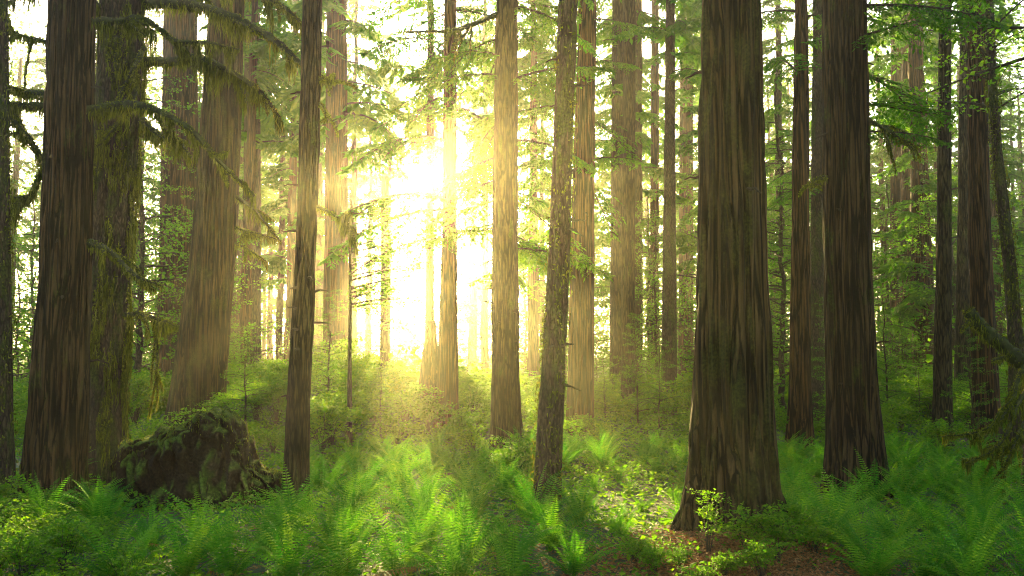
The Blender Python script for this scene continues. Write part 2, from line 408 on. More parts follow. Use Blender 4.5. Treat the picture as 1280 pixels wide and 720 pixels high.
def mossy_branch(parent, base, pts, r0, seed, moss=1.0, twigs=6, mlen=.28, taper=.25, name='branch'):
    """pts: list of (px, py, Y). wood tube with side twigs; the moss hanging from it is its sub-part"""
    rng = np.random.default_rng(seed)
    W = np.array([P(a, b, c)[0] for a, b, c in pts]) - base
    n = 10 * len(pts)
    C = catmull(W, n); C += np.cumsum(rng.normal(size=C.shape) * .006, 0) * .6
    q = np.linspace(0, 1, n)
    rad = 1.3 * r0 * (1 - (1 - taper) * q) * (1 + .12 * rng.normal(size=n))
    mb = MB().add(*tube(C, rad, 8, .06, rng))
    lines = [(C, rad)]
    for k in range(twigs):
        i = int(rng.uniform(.25, .97) * (n - 1)); L = rng.uniform(.25, .8) * (1.25 - q[i])
        d = norm(C[min(i + 1, n - 1)] - C[max(i - 1, 0)]) + rng.normal(size=3) * np.array([.6, .9, .5]); d[2] -= .15
        d = norm(d); m = 8; tt = np.linspace(0, 1, m)[:, None]
        T = C[i] + d * L * tt + np.array([0, 0, -.35 * L]) * tt ** 2 + np.cumsum(rng.normal(size=(m, 3)) * .012, 0)
        rr = rad[i] * .45 * (1 - .8 * tt[:, 0]) + .003
        mb.add(*tube(T, rr, 5)); lines.append((T, rr))
    br = link(name, mb.mesh(name, [M['mosswood']], True), parent)
    if moss > 0:
        mm = MB()
        for C2, r2 in lines:
            L = np.linalg.norm(np.diff(C2, axis=0), axis=1).sum()
            k = int(L * 420 * moss)
            u = rng.uniform(0, 1, k) * (len(C2) - 1.001); i = u.astype(int); f = (u - i)[:, None]
            p = C2[i] * (1 - f) + C2[i + 1] * f; rr = r2[i]
            a = rng.uniform(0, 6.28, k)
            p = p + np.stack([np.cos(a) * rr * .9, np.sin(a) * rr * .9, rng.uniform(-1, .3, k) * rr], 1)
            cl = np.clip(.5 + 1.8 * pn(p[:, 0] * 3.5 + seed, p[:, 1] * 3.5, 0.5), .08, 1.3)
            ln = 1.35 * mlen * cl ** 1.5 * rng.uniform(.2, 1.0, k) ** 1.6 + .03
            mm.add(*strands(p, ln, rng.uniform(.012, .035, k), rng))
            k = int(L * 420 * moss)                       # moss cushion round the wood
            u = rng.uniform(0, 1, k) * (len(C2) - 1.001); i = u.astype(int); f = (u - i)[:, None]
            p = C2[i] * (1 - f) + C2[i + 1] * f; dr = norm(rng.normal(size=(k, 3)))
            mm.add(*leaves(p + dr * r2[i][:, None] * .85, dr + rng.normal(size=(k, 3)) * .5, rng.normal(size=(k, 3)), rng.uniform(.02, .05, k), rng.uniform(.010, .022, k)))
        link('moss', mm.mesh('moss', [M['moss']]), br)
    return br

def trunk_moss(parent, cf, rf, z0, z1, n, seed, mlen=.18, dens=None):
    rng = np.random.default_rng(seed)
    z = rng.uniform(z0, z1, n); a = rng.uniform(0, 6.28, n)
    r = rf(z); x = cf(z)
    keep = pn(np.cos(a) * 1.4 + seed, np.sin(a) * 1.4, z * .8) + .5 * pn(np.cos(a) * 5, np.sin(a) * 5, z * 2.5) > (-.05 if dens is None else dens)
    z, a, r, x = z[keep], a[keep], r[keep], x[keep]
    d = np.stack([np.cos(a), np.sin(a), np.zeros(len(a))], 1)
    p = np.stack([x, np.zeros(len(a)), z], 1) + d * (r * .98)[:, None]
    mm = MB(); h = len(p) // 2
    cl = np.clip(.6 + 1.6 * pn(p[:h, 0] * 3, p[:h, 1] * 3, p[:h, 2] * 1.5), .1, 1.4)
    mm.add(*strands(p[:h] + d[:h] * rng.uniform(.01, .07, h)[:, None], mlen * cl * rng.uniform(.2, 1, h) + .03, rng.uniform(.012, .04, h), rng))
    k = len(p) - h
    dd = d[h:] + rng.normal(size=(k, 3)) * .6; dd[:, 2] -= .5
    mm.add(*leaves(p[h:], dd, rng.normal(size=(k, 3)), rng.uniform(.03, .08, k), rng.uniform(.015, .035, k)))
    return link('moss', mm.mesh('moss', [M['moss']]), parent)

# ------------------------------------------------------------------ the setting: ground
def build_ground():
    rr = np.r_[0, np.geomspace(1.2, 330, 190)]; n = 300
    th = np.linspace(0, 2 * math.pi, n, endpoint=False)
    X = rr[:, None] * np.cos(th); Yv = rr[:, None] * np.sin(th)
    X[0] = np.cos(th) * .01; Yv[0] = np.sin(th) * .01
    V = np.stack([X, Yv, ground_z(X, Yv)], -1)
    i = np.arange(len(rr) - 1)[:, None] * n; j = np.arange(n)[None]; k = (j + 1) % n
    Q = np.stack([i + j, i + n + j, i + n + k, i + k], -1).reshape(-1, 4)
    o = link('ground', MB().add(V.reshape(-1, 3), Q).mesh('ground', [M['ground']], True))
    tag(o, None, None, kind='structure')
build_ground()

# ------------------------------------------------------------------ the trees one can tell apart
TREES = {}
def tree(name, label, rows, Y, H=32, bark='fir', seed=1, group=None, crown_args=None, broad_crown=False, **kw):
    mb, base, cf, rf = trunk(rows, Y, H, seed, **kw)
    root = link(name, None, loc=tuple(base)); tag(root, label, 'tree', group)
    link('trunk', mb.mesh('trunk', [M[bark]], True), root)
    if crown_args:
        a = dict(crown_args)
        c = crown(seed + 500, cx=lambda z: (float(cf(z)), 0.0), broad=broad_crown, **a)
        link('crown', c.mesh('crown', [M['broad' if broad_crown else 'needle'], M['wood']]), root)
    TREES[label] = (root, base, cf, rf)
    return root, base, cf, rf

side_ok = lambda az: not (math.radians(215) < az < math.radians(325))
right_ok = lambda az: (az < math.radians(70) or az > math.radians(310))
left_ok = lambda az: math.radians(110) < az < math.radians(235)
HI = dict(z0=17, z1=31, n=20, Lb=3.4, Lt=1.0, lod=2)

t1 = tree('fir_tree', 'dark mossy trunk cut off by the left edge of the photo', [(620, -22, 19), (500, -20, 15), (300, -19, 12), (0, -18, 9)], 13.0, seed=11, bark='mossy', amp=.012, crown_args=HI)
trunk_moss(t1[0], t1[2], t1[3], .3, 8, 5000, 311, .12)
t2 = tree('redwood_tree', 'thick dark brown trunk, left foreground, with bare mossy branches on both sides',
          [(650, 18, 110), (600, 27, 107), (520, 36, 110), (420, 45, 112), (300, 52, 114), (150, 57, 117), (0, 61, 119)], 13.7, seed=12, bark='redwood', amp=.032, fur=9, fz=.9, nseg=220, dz=.035, lobes=.05, crown_args=HI)
t3 = tree('spruce_tree', 'shaggy moss-covered trunk right behind the thick dark brown one',
          [(620, 98, 162), (560, 106, 157), (400, 113, 160), (250, 117, 168), (100, 122, 178), (0, 125, 182)], 16.0, seed=13, bark='mossy', amp=.03, fur=6, nseg=120, dz=.06, crown_args=HI)
trunk_moss(t3[0], t3[2], t3[3], .4, 10.5, 42000, 313, .48, dens=.12)
tree('redwood_tree', 'broad pale sunlit trunk in the haze between mossy and leaning trunks',
     [(520, 194, 254), (300, 200, 249), (0, 205, 246)], 38, seed=14, bark='redwood_red', amp=.03, fur=4, nseg=96, dz=.2, crown_args=dict(HI, z0=20))
t5 = tree('redwood_tree', 'thick trunk leaning right, standing behind the mossy stump',
          [(570, 197, 286), (530, 206, 281), (400, 226, 289), (300, 240, 296), (150, 250, 302), (0, 262, 306)], 24.0, seed=15, bark='redwood_mossy', amp=.035, fur=5, fz=.6, nseg=160, dz=.07, lobes=.05, crown_args=dict(HI, z0=15, z1=30))
t6 = tree('fir_tree', 'slim straight trunk just right of the mossy stump',
          [(655, 347, 390), (620, 352, 386), (500, 358, 389), (300, 370, 397), (150, 374, 401), (0, 378, 404)], 13.5, seed=16, bark='fir', amp=.012, fur=10, fz=1.5, nseg=120, dz=.04, crown_args=HI)
tree('fir_tree', 'hazy far trunk between the leaning and the slim straight trunk', [(480, 302, 327), (0, 306, 325)], 46, seed=17, bark='fir', amp=.015, nseg=32, dz=.3, crown_args=dict(HI, z0=13.5, n=40, Lb=3.6))
tree('redwood_tree', 'pale hazy trunk just right of the slim straight trunk', [(505, 402, 439), (300, 405, 436), (0, 408, 434)], 40, seed=18, bark='redwood_red', amp=.02, nseg=48, dz=.25, crown_args=dict(HI, z0=12.5, n=44, Lb=3.8))
tree('maple_sapling', 'thin leafy sapling in front of the pale hazy trunk by the sun', [(580, 433, 441), (450, 434.5, 440), (300, 436, 440)], 21, H=6.4, seed=19, bark='mossy', amp=.003, nseg=12, dz=.1,
     crown_args=dict(z0=3.3, z1=5.7, n=26, Lb=1.9, Lt=1.0, lod=1, az_ok=right_ok, ll=.12), broad_crown=True)
tree('maple_tree', 'thin pale tree with loose leaves standing in the sun glare', [(520, 474, 489), (250, 476, 487), (100, 478, 485)], 36, H=9, seed=20, bark='fir', amp=.008, nseg=20, dz=.3,
     crown_args=dict(z0=2.6, z1=8, n=24, Lb=2.0, Lt=1.1, lod=1, ll=.16), broad_crown=True)
tree('redwood_tree', 'hazy straight trunk with a flared base just right of the sun glare', [(595, 531, 581), (560, 538, 577), (500, 545, 574), (300, 552, 572), (0, 555, 571)], 25, seed=21, bark='redwood_red', amp=.025, fur=6, nseg=80, dz=.1, lobes=.08,
     crown_args=dict(z0=5.2, z1=28, n=84, Lb=3.6, Lt=1, lod=1))
def snag(label, rows, Y, H, seed):
    r = tree('broken_snag', label, rows, Y, H=H, seed=seed, bark='redwood_red', amp=.04, fur=5, fz=.5, nseg=72, dz=.08, lobes=.12, r_top=.7)
    return r
snag('low broken reddish snag left against the flared hazy trunk', [(585, 515, 560), (500, 520, 556), (440, 527, 549), (425, 532, 546)], 26.5, 2.9, 22)
tree('hemlock_tree', 'thin pale trunk just left behind the flared hazy trunk', [(545, 528, 544), (400, 531, 543), (0, 534, 543)], 34, seed=23, bark='fir', amp=.012, nseg=40, dz=.15, crown_args=dict(HI, z0=11))
t11 = tree('hemlock_tree', 'sunstruck straight trunk with drooping boughs at the centre of the photo',
           [(595, 606, 662), (560, 611, 656), (500, 613, 651), (300, 614, 648), (0, 619, 648)], 19.5, seed=24, bark='fir', amp=.02, fur=9, fz=1.2, nseg=140, dz=.05, lobes=.03,
           crown_args=dict(z0=4.0, z1=26, n=64, Lb=3.0, Lt=1.0, lod=1, az_ok=side_ok))
t12 = tree('fir_tree', 'slim dark mossy trunk leaning right, nearest of the centre trees',
           [(680, 655, 706), (640, 663, 701), (500, 673, 706), (300, 686, 714), (150, 692, 718), (0, 697, 723)], 12.3, seed=25, bark='mossy', amp=.012, fur=11, fz=1.6, nseg=120, dz=.035, crown_args=HI)
trunk_moss(t12[0], t12[2], t12[3], .3, 7.5, 4500, 325, .07, dens=.05)
t13 = tree('hemlock_tree', 'red brown straight trunk with boughs behind the slim dark mossy trunk',
           [(565, 704, 746), (500, 708, 743), (250, 714, 744), (0, 724, 746)], 24, seed=26, bark='redwood_red', amp=.02, fur=7, nseg=120, dz=.06,
           crown_args=dict(z0=5.2, z1=26, n=52, Lb=3.1, Lt=1.0, lod=1, az_ok=side_ok))
tree('fir_tree', 'brown distant trunk, left of a close pair of slim trunks', [(530, 761, 782), (0, 765, 780)], 35, seed=27, amp=.01, nseg=36, dz=.2, crown_args=dict(HI, z0=10, n=34, Lb=2.6))
tree('fir_tree', 'olive distant trunk, nearer one of a close pair of slim trunks', [(545, 775, 794), (0, 779, 795)], 31, seed=28, amp=.01, nseg=36, dz=.2, crown_args=dict(HI, z0=14))
tree('fir_tree', 'greenish thin trunk, farther one of a close pair of slim trunks', [(510, 791, 804), (0, 792, 803)], 42, seed=29, amp=.01, nseg=28, dz=.3, crown_args=dict(HI, z0=8, n=34, Lb=2.6))
tree('fir_tree', 'straight green grey trunk left of the giant furrowed trunk', [(532, 825, 847), (250, 829, 845), (0, 832, 844)], 29, seed=30, bark='mossy', amp=.01, nseg=48, dz=.15, crown_args=dict(HI, z0=11, n=30, Lb=2.4))
tree('fir_tree', 'reddish thin far trunk left of the straight green grey trunk', [(515, 811, 824), (0, 814, 824)], 47, seed=31, bark='redwood_red', amp=.01, nseg=28, dz=.3, crown_args=dict(HI, z0=18))
tree('fir_tree', 'pale misty trunk touching the left side of the giant furrowed trunk', [(505, 847, 868), (0, 850, 866)], 54, seed=32, bark='redwood_red', amp=.01, nseg=28, dz=.3, crown_args=dict(HI, z0=19))
t16 = tree('redwood_tree', 'giant deeply furrowed trunk, right of centre, the widest of all',
           [(712, 812, 1000), (690, 830, 988), (650, 847, 979), (600, 858, 972), (500, 864, 967), (400, 868, 962), (300, 871, 959), (150, 873, 953), (0, 875, 949)], 10.5, H=38, seed=33, bark='redwood_mossy',
           amp=.055, fur=6.5, fz=.42, nseg=420, dz=.02, lobes=.07, crown_args=dict(HI, z0=19, z1=37, Lb=4))
tree('redwood_tree', 'reddish trunk with a sunlit left edge behind the giant trunk', [(580, 978, 1024), (540, 984, 1017), (450, 987, 1014), (300, 989, 1013), (0, 993, 1010)], 21, seed=34, bark='redwood_red', amp=.025, fur=8, nseg=120, dz=.06, lobes=.06,
     crown_args=dict(z0=9, z1=27, n=34, Lb=2.4, Lt=1, lod=1))
t18 = tree('fir_tree', 'thin leafy climber-clad trunk between the two reddish trunks', [(545, 1010, 1031), (0, 1016, 1029)], 25, seed=35, bark='mossy', amp=.01, nseg=40, dz=.15, crown_args=dict(z0=7, z1=24, n=30, Lb=1.7, Lt=.8, lod=1))
t19 = tree('redwood_tree', 'thick flared trunk with red bark on its left side, right of the giant',
           [(640, 1022, 1122), (600, 1030, 1111), (560, 1033, 1103), (450, 1032, 1094), (300, 1029, 1088), (0, 1027, 1083)], 14.5, H=36, seed=36, bark='redwood', amp=.036, fur=9, fz=.6, nseg=300, dz=.03, lobes=.05,
           crown_args=dict(z0=5.9, z1=22, n=34, Lb=2.3, Lt=1.6, lod=1, az_ok=lambda a: a < math.radians(80) or a > math.radians(300)))
tree('fir_tree', 'thin misty trunk, left one of the hazy pair on the right', [(485, 1112, 1130), (0, 1114, 1127)], 52, seed=37, bark='redwood_red', amp=.01, nseg=28, dz=.3, crown_args=dict(HI, z0=20))
tree('redwood_tree', 'wider misty trunk, right one of the hazy pair on the right', [(500, 1124, 1151), (0, 1128, 1144)], 47, seed=38, bark='redwood_red', amp=.02, nseg=36, dz=.3, crown_args=dict(HI, z0=20))
tree('fir_tree', 'straight slim dark trunk standing alone on the right', [(562, 1163, 1193), (500, 1166, 1190), (300, 1171, 1189), (0, 1174, 1189)], 21.5, seed=39, amp=.012, fur=10, nseg=100, dz=.06, crown_args=dict(HI, z0=13))
tree('redwood_tree', 'brown trunk with a sunlit left edge near the right edge', [(560, 1213, 1253), (500, 1216, 1249), (300, 1211, 1238), (0, 1208, 1232)], 22, seed=40, bark='redwood_red', amp=.018, fur=8, nseg=100, dz=.06, crown_args=dict(HI, z0=14))
tree('fir_tree', 'shaded trunk just left behind the sunlit-edged brown trunk', [(515, 1192, 1217), (250, 1198, 1214), (0, 1200, 1213)], 29, seed=41, amp=.012, nseg=60, dz=.12, crown_args=dict(HI, z0=14))
t22c = tree('maple_tree', 'slender mossy trunk curving right near the right edge', [(600, 1260, 1290), (450, 1261, 1282), (330, 1254, 1270), (200, 1241, 1254), (100, 1234, 1246), (0, 1230, 1242)], 18, H=16, seed=42, bark='mossy', amp=.012, nseg=60, dz=.06,
            crown_args=dict(z0=7, z1=15, n=26, Lb=2.8, Lt=1.4, lod=1, ll=.1), broad_crown=True)
trunk_moss(t22c[0], t22c[2], t22c[3], .4, 9, 5000, 342, .12)
t23 = tree('maple_tree', 'mossy trunk at the right edge with a broken limb pointing left', [(625, 1276, 1340), (400, 1288, 1335), (0, 1300, 1335)], 14.5, H=14, seed=43, bark='mossy', amp=.02, nseg=80, dz=.06,
            crown_args=dict(z0=7, z1=14, n=22, Lb=2.6, Lt=1.4, lod=1, ll=.1), broad_crown=True)
trunk_moss(t23[0], t23[2], t23[3], .4, 6, 5000, 343, .12)

# short dead branch stubs on the near trunks
def stubs(t, n, z0, z1, seed):
    rng = np.random.default_rng(seed); root, base, cf, rf = t
    for i in range(n):
        z = rng.uniform(z0, z1); a = rng.uniform(math.radians(150), math.radians(390)); r = float(rf(z)); L = rng.uniform(.08, .35)
        d = np.array([math.cos(a), math.sin(a), rng.uniform(-.4, .25)]); p = np.array([float(cf(z)), 0, z]) + d * r * .85
        q = np.linspace(0, 1, 5)[:, None]
        T = p + d * L * q + np.array([0, 0, -.12 * L]) * q ** 2 + rng.normal(size=(5, 3)) * .008
        link('branch_stub', MB().add(*tube(T, .018 * (1.2 - q[:, 0]) + .003, 6, .1, rng)).mesh('branch_stub', [M['wood']], True), root)
for t, n, k in ((t2, 7, 1), (t6, 12, 2), (t12, 12, 3), (t11, 10, 4), (t19, 6, 5), (t13, 8, 6), (t16, 4, 7)): stubs(t, n, 1.6, 7.5, 900 + k)

# mossy limbs
B = t2
mossy_branch(B[0], B[1], [(110, 138, 13.7), (150, 131, 13.5), (190, 134, 13.3), (235, 158, 13.1), (275, 200, 13.0), (322, 246, 12.9)], .062, 51, twigs=7, mlen=.34)
mossy_branch(B[0], B[1], [(112, 303, 13.7), (140, 318, 13.4), (168, 346, 13.2), (205, 362, 13.1)], .045, 52, twigs=4, mlen=.2)
mossy_branch(B[0], B[1], [(112, 28, 13.7), (140, 27, 14.0), (175, 24, 14.3), (200, 38, 14.4), (220, 52, 14.5), (262, 54, 14.5), (300, 62, 14.4)], .055, 53, twigs=8, mlen=.4)
mossy_branch(B[0], B[1], [(62, 134, 13.7), (35, 133, 13.5), (0, 131, 13.3), (-40, 136, 13.0)], .055, 54, twigs=5, mlen=.22)
mossy_branch(B[0], B[1], [(60, 118, 13.7), (30, 117, 14.0), (5, 112, 14.3), (-30, 104, 14.5)], .045, 55, twigs=4, mlen=.22)
mossy_branch(B[0], B[1], [(56, 205, 13.7), (38, 180, 13.4), (18, 155, 13.2), (-5, 143, 13.0)], .048, 56, twigs=4, mlen=.22)
mossy_branch(B[0], B[1], [(56, 206, 13.8), (46, 222, 13.9), (38, 243, 14.0), (14, 248, 14.1), (-25, 246, 14.2)], .038, 57, twigs=5, mlen=.25)
mossy_branch(B[0], B[1], [(60, 52, 13.7), (38, 45, 13.9), (8, 35, 14.1), (-20, 30, 14.2)], .026, 58, twigs=4, mlen=.18)
B = t3
mossy_branch(B[0], B[1], [(182, 4, 16), (225, 5, 15.5), (262, 12, 15.1), (300, 26, 14.8), (345, 52, 14.5), (385, 85, 14.2), (418, 103, 14.0)], .085, 61, twigs=9, mlen=.36)
mossy_branch(B[0], B[1], [(180, 76, 16), (215, 78, 15.5), (250, 74, 15.2), (285, 90, 15.0), (315, 108, 14.8), (335, 128, 14.7), (350, 150, 14.6)], .07, 62, twigs=8, mlen=.34)
mossy_branch(B[0], B[1], [(172, 100, 16), (160, 130, 15.4), (140, 165, 15.1), (120, 190, 15.0)], .045, 63, twigs=4, mlen=.3)
mossy_branch(B[0], B[1], [(180, 60, 16), (168, 85, 15.3), (150, 118, 15.0), (132, 150, 14.9)], .045, 64, twigs=5, mlen=.4)
mossy_branch(B[0], B[1], [(150, 395, 16), (175, 393, 15.5), (200, 402, 15.2), (222, 410, 15.0)], .04, 65, twigs=4, mlen=.22)
mossy_branch(B[0], B[1], [(190, 398, 15.5), (196, 430, 15.3), (194, 470, 15.2), (186, 515, 15.2)], .02, 66, twigs=3, mlen=.2)
mossy_branch(B[0], B[1], [(178, 150, 16), (200, 168, 15.6), (222, 172, 15.4), (240, 196, 15.2)], .045, 67, twigs=5, mlen=.4)
mossy_branch(B[0], B[1], [(182, -25, 16), (225, -28, 15.5), (290, -20, 15.1), (350, 5, 14.6), (385, 35, 14.4)], .06, 68, twigs=8, mlen=.5)
mossy_branch(B[0], B[1], [(125, 20, 16), (118, 5, 15.6), (95, -10, 15.2), (45, -15, 14.9), (10, 5, 14.6)], .06, 69, twigs=8, mlen=.5)
B = t5
mossy_branch(B[0], B[1], [(295, 246, 24), (318, 262, 23.2), (334, 280, 22.8), (352, 302, 22.5)], .045, 71, twigs=6, mlen=.3, moss=.7)
mossy_branch(B[0], B[1], [(294, 285, 24), (315, 290, 23.2), (350, 300, 22.6)], .035, 72, twigs=5, mlen=.25, moss=.7)
mossy_branch(B[0], B[1], [(294, 304, 24), (312, 312, 23.4), (334, 328, 23)], .03, 73, twigs=4, mlen=.25, moss=.7)
B = t6
mossy_branch(B[0], B[1], [(396, 258, 13.5), (412, 266, 13.2), (428, 278, 13.0), (444, 292, 12.9)], .022, 74, twigs=4, mlen=.16)
mossy_branch(B[0], B[1], [(398, 100, 13.5), (408, 99, 13.3), (420, 102, 13.2)], .025, 75, twigs=3, mlen=.12)
mossy_branch(B[0], B[1], [(398, 128, 13.5), (404, 138, 13.3), (404, 152, 13.2)], .02, 76, twigs=3, mlen=.12)
B = t11
mossy_branch(B[0], B[1], [(622, 18, 19.5), (590, 30, 18.6), (560, 38, 18.2), (505, 40, 17.8)], .05, 77, twigs=10, mlen=.18, moss=.5)
B = t19
mossy_branch(B[0], B[1], [(1034, 222, 14.5), (1024, 226, 14.1), (1014, 232, 13.9), (1016, 240, 13.8)], .035, 78, twigs=2, mlen=.1)
mossy_branch(B[0], B[1], [(1084, 150, 14.5), (1105, 160, 14.2), (1128, 178, 14.0), (1142, 186, 13.9)], .03, 79, twigs=6, mlen=.14, moss=.5)
B = t23
mossy_branch(B[0], B[1], [(1302, 478, 14.5), (1280, 456, 14.2), (1250, 430, 14.0), (1225, 408, 13.9), (1209, 390, 13.8)], .105, 81, twigs=4, mlen=.08, taper=.6)
mossy_branch(B[0], B[1], [(1300, 440, 14.5), (1278, 462, 14.0), (1268, 500, 13.8), (1250, 528, 13.6), (1222, 542, 13.5), (1182, 546, 13.4)], .03, 82, twigs=6, mlen=.14)
mossy_branch(B[0], B[1], [(1300, 470, 14.5), (1275, 500, 13.8), (1256, 545, 13.5), (1236, 566, 13.4), (1206, 578, 13.3)], .03, 83, twigs=6, mlen=.14)
mossy_branch(B[0], B[1], [(1294, 500, 14.5), (1272, 540, 13.6), (1256, 575, 13.4), (1240, 600, 13.3)], .025, 84, twigs=5, mlen=.14)

# ------------------------------------------------------------------ the mossy stump
def build_stump():
    rng = np.random.default_rng(5)
    Y = 14.2
    top = [(148, 600), (153, 562), (166, 546), (190, 542), (215, 534), (240, 525), (256, 514), (272, 507), (282, 516), (288, 511), (298, 524), (303, 544), (311, 548), (314, 572), (330, 584), (350, 590), (364, 612)]
    tp = np.array([P(a, b, Y)[0] for a, b in top])
    nx, nt = 150, 110
    xs = np.linspace(tp[0, 0], tp[-1, 0], nx); zt = np.interp(xs, tp[:, 0], tp[:, 2])
    x0, x1 = xs[0], xs[-1]; u = (xs - x0) / (x1 - x0)
    zb = ground_z(xs, Y) - .2
    hw = .62 * np.sqrt(np.clip(1 - (2 * u - .9) ** 2, .02, 1)) + .06
    th = np.linspace(0, 2 * math.pi, nt, endpoint=False)
    c, s = np.cos(th)[None], np.sin(th)[None]
    sq = lambda a, p: np.sign(a) * np.abs(a) ** p
    Z = ((zt + zb) / 2)[:, None] + ((zt - zb) / 2)[:, None] * sq(s, .5)
    Yv = Y + hw[:, None] * sq(c, .6) * (1.15 - .25 * s)
    X = xs[:, None] + 0 * c
    n = fbm(X * 2.4, Yv * 2.4, Z * 1.3, 4); rdg = 1 - np.abs(pn(X * 6, Yv * 6, Z * 1.2)) * 3
    d = .15 * n - .09 * rdg.clip(0)
    Yv = Yv + d * c * 2.0; Z = Z + d * s * .8
    X = X + .13 * fbm(X * 3 + 7, Yv * 3, Z * 3, 3)
    Z = Z + .05 * pn(X * 9, Yv * 9, 2.2) * (s > .3)
    base = np.array([xs.mean(), Y, gz(xs.mean(), Y)])
    V = np.stack([X, Yv, Z], -1) - base
    i = np.arange(nx - 1)[:, None] * nt; j = np.arange(nt)[None]; k = (j + 1) % nt
    Q = np.stack([i + j, i + k, i + nt + k, i + nt + j], -1).reshape(-1, 4)
    mb = MB().add(V.reshape(-1, 3), Q)
    for e in (0, nx - 1):
        r = V[e]; kk = np.arange(0, nt, 2)
        mb.add(np.append(r, [r.mean(0)], 0), np.stack([kk, (kk + 1) % nt, (kk + 2) % nt, np.full(len(kk), nt)], -1))
    root = link('rotten_stump', None, loc=tuple(base))
    tag(root, 'big dark rotten stump with moss along its sloping top', 'stump')
    link('stump_body', mb.mesh('stump_body', [M['rot']], True), root)
    for q in range(4):                                    # root stubs
        a = rng.uniform(.3, .75); p0 = np.array([x0 + (x1 - x0) * a, Y - .3, gz(xs.mean(), Y) + rng.uniform(.3, .9)]) - base
        dr = norm(np.array([rng.uniform(.2, 1), -rng.uniform(.3, 1), -rng.uniform(.1, .8)])); L = rng.uniform(.5, .95)
        t = np.linspace(0, 1, 9)[:, None]
        T = p0 + dr * L * t + np.array([0, 0, -.35]) * t ** 2 + np.cumsum(rng.normal(size=(9, 3)) * .02, 0)
        link('root', MB().add(*tube(T, .09 * (1.1 - t[:, 0]) + .012, 8, .1, rng)).mesh('root', [M['rot']], True), root)
    Vf = V.reshape(-1, 3)
    idx = rng.choice(len(Vf), 17000); p = Vf[idx]; cs = np.broadcast_to(s, (nx, nt)).reshape(-1)[idx]
    keep = (cs > .62 + .2 * rng.normal(size=len(cs))) | (pn(p[:, 0] * 2.2, p[:, 1] * 2.2, p[:, 2] * 1.2 + 4) > .36)
    p = p[keep]; n = len(p); mm = MB(); h = n // 2
    mm.add(*strands(p[:h] + rng.normal(size=(h, 3)) * .015, rng.uniform(.02, .11, h), rng.uniform(.008, .02, h), rng))
    dd = rng.normal(size=(n - h, 3)); dd[:, 2] = np.abs(dd[:, 2]) + .2
    mm.add(*leaves(p[h:], dd, rng.normal(size=(n - h, 3)), rng.uniform(.012, .035, n - h), rng.uniform(.008, .016, n - h)))
    link('moss', mm.mesh('moss', [M['moss']]), root)
build_stump()

# ------------------------------------------------------------------ distant forest, each tree a thing
rngF = np.random.default_rng(2024)
def far_trunk(seed, H, r):
    rg = np.random.default_rng(seed); z = np.linspace(-.4, H, 60)[:, None]; th = np.linspace(0, 2 * math.pi, 20, endpoint=False)[None]
    rr = r * (1 - .72 * np.clip(z / H, 0, 1)) * (1 + .35 * np.exp(-z.clip(0) / .5)) + .03 * pn(np.cos(th) * 3 + seed, np.sin(th) * 3, z * .4)
    b = np.cumsum(rg.normal(size=60) * .02); b2 = np.cumsum(rg.normal(size=60) * .02)
    V = np.stack([np.cos(th) * rr + b[:, None], np.sin(th) * rr + b2[:, None], z + 0 * th], -1)
    i = np.arange(59)[:, None] * 20; j = np.arange(20)[None]; k = (j + 1) % 20
    return MB().add(V.reshape(-1, 3), np.stack([i + j, i + k, i + 20 + k, i + 20 + j], -1).reshape(-1, 4))
far_tr = [far_trunk(100 + i, 30, r).mesh('trunk', [M[['redwood_red', 'fir', 'redwood_red', 'mossy'][i]]], True) for i, r in enumerate((.34, .26, .5, .22))]
far_cr = [crown(120 + i, z0, 30, n, Lb, .7, lod=2).mesh('crown', [M['needle'], M['wood']]) for i, (z0, n, Lb) in enumerate(((12, 60, 3.0), (7, 80, 3.0), (17, 50, 3.4), (3, 90, 2.7)))]
und_tr = [far_trunk(140 + i, 7.5 + i, .08).mesh('trunk', [M['mossy']], True) for i in range(3)]
und_cr = [crown(150 + i, 1.2, 8 + i, 44, 2.9, 1.2, lod=2, broad=True, ll=.17).mesh('crown', [M['broad'], M['wood']]) for i in range(3)]
und_cr_n = [crown(160 + i, 1.0, 8 + i, 60, 2.6, 1.1, lod=1, broad=True, ll=.12).mesh('crown', [M['broad'], M['wood']]) for i in range(3)]

placed = [(v[1][0], v[1][1]) for v in TREES.values()]
def px_of(x, y): return 640 + F * x / y
def free(x, y, d): return all((x - a) ** 2 + (y - b) ** 2 > d * d for a, b in placed)
def zone(px):
    if px < 60: return 'left of the thick dark brown trunk'
    if px < 250: return 'between the mossy and leaning trunks'
    if px < 375: return 'between the leaning and the slim straight trunks'
    if px < 470: return 'left of the sun glare'
    if px < 625: return 'between the sun glare and the sunstruck trunk'
    if px < 725: return 'beside the sunstruck centre trunk'
    if px < 870: return 'left of the giant furrowed trunk'
    if px < 1030: return 'just right of the giant furrowed trunk'
    if px < 1185: return 'right of the thick flared trunk'
    return 'near the right edge'
def far_tree(x, y, ti, ci, sc, rz, und=False, near=False):
    px = px_of(x, y)
    root = link('maple_tree' if und else 'conifer_tree', None, loc=(x, y, gz(x, y)), rz=rz, sc=sc)
    if und:
        tag(root, 'small leafy green understory tree ' + zone(px), 'tree', 'understory trees ' + zone(px))
        link('trunk', und_tr[ti % 3], root); link('crown', (und_cr_n if near else und_cr)[ci % 3], root)
    else:
        k = ['red brown', 'grey brown', 'thick red brown', 'slim mossy'][ti]
        tag(root, 'far ' + k + ' conifer in the haze ' + zone(px), 'tree', 'far ' + k + ' conifers ' + zone(px))
        link('trunk', far_tr[ti], root); link('crown', far_cr[ci], root)
    placed.append((x, y))
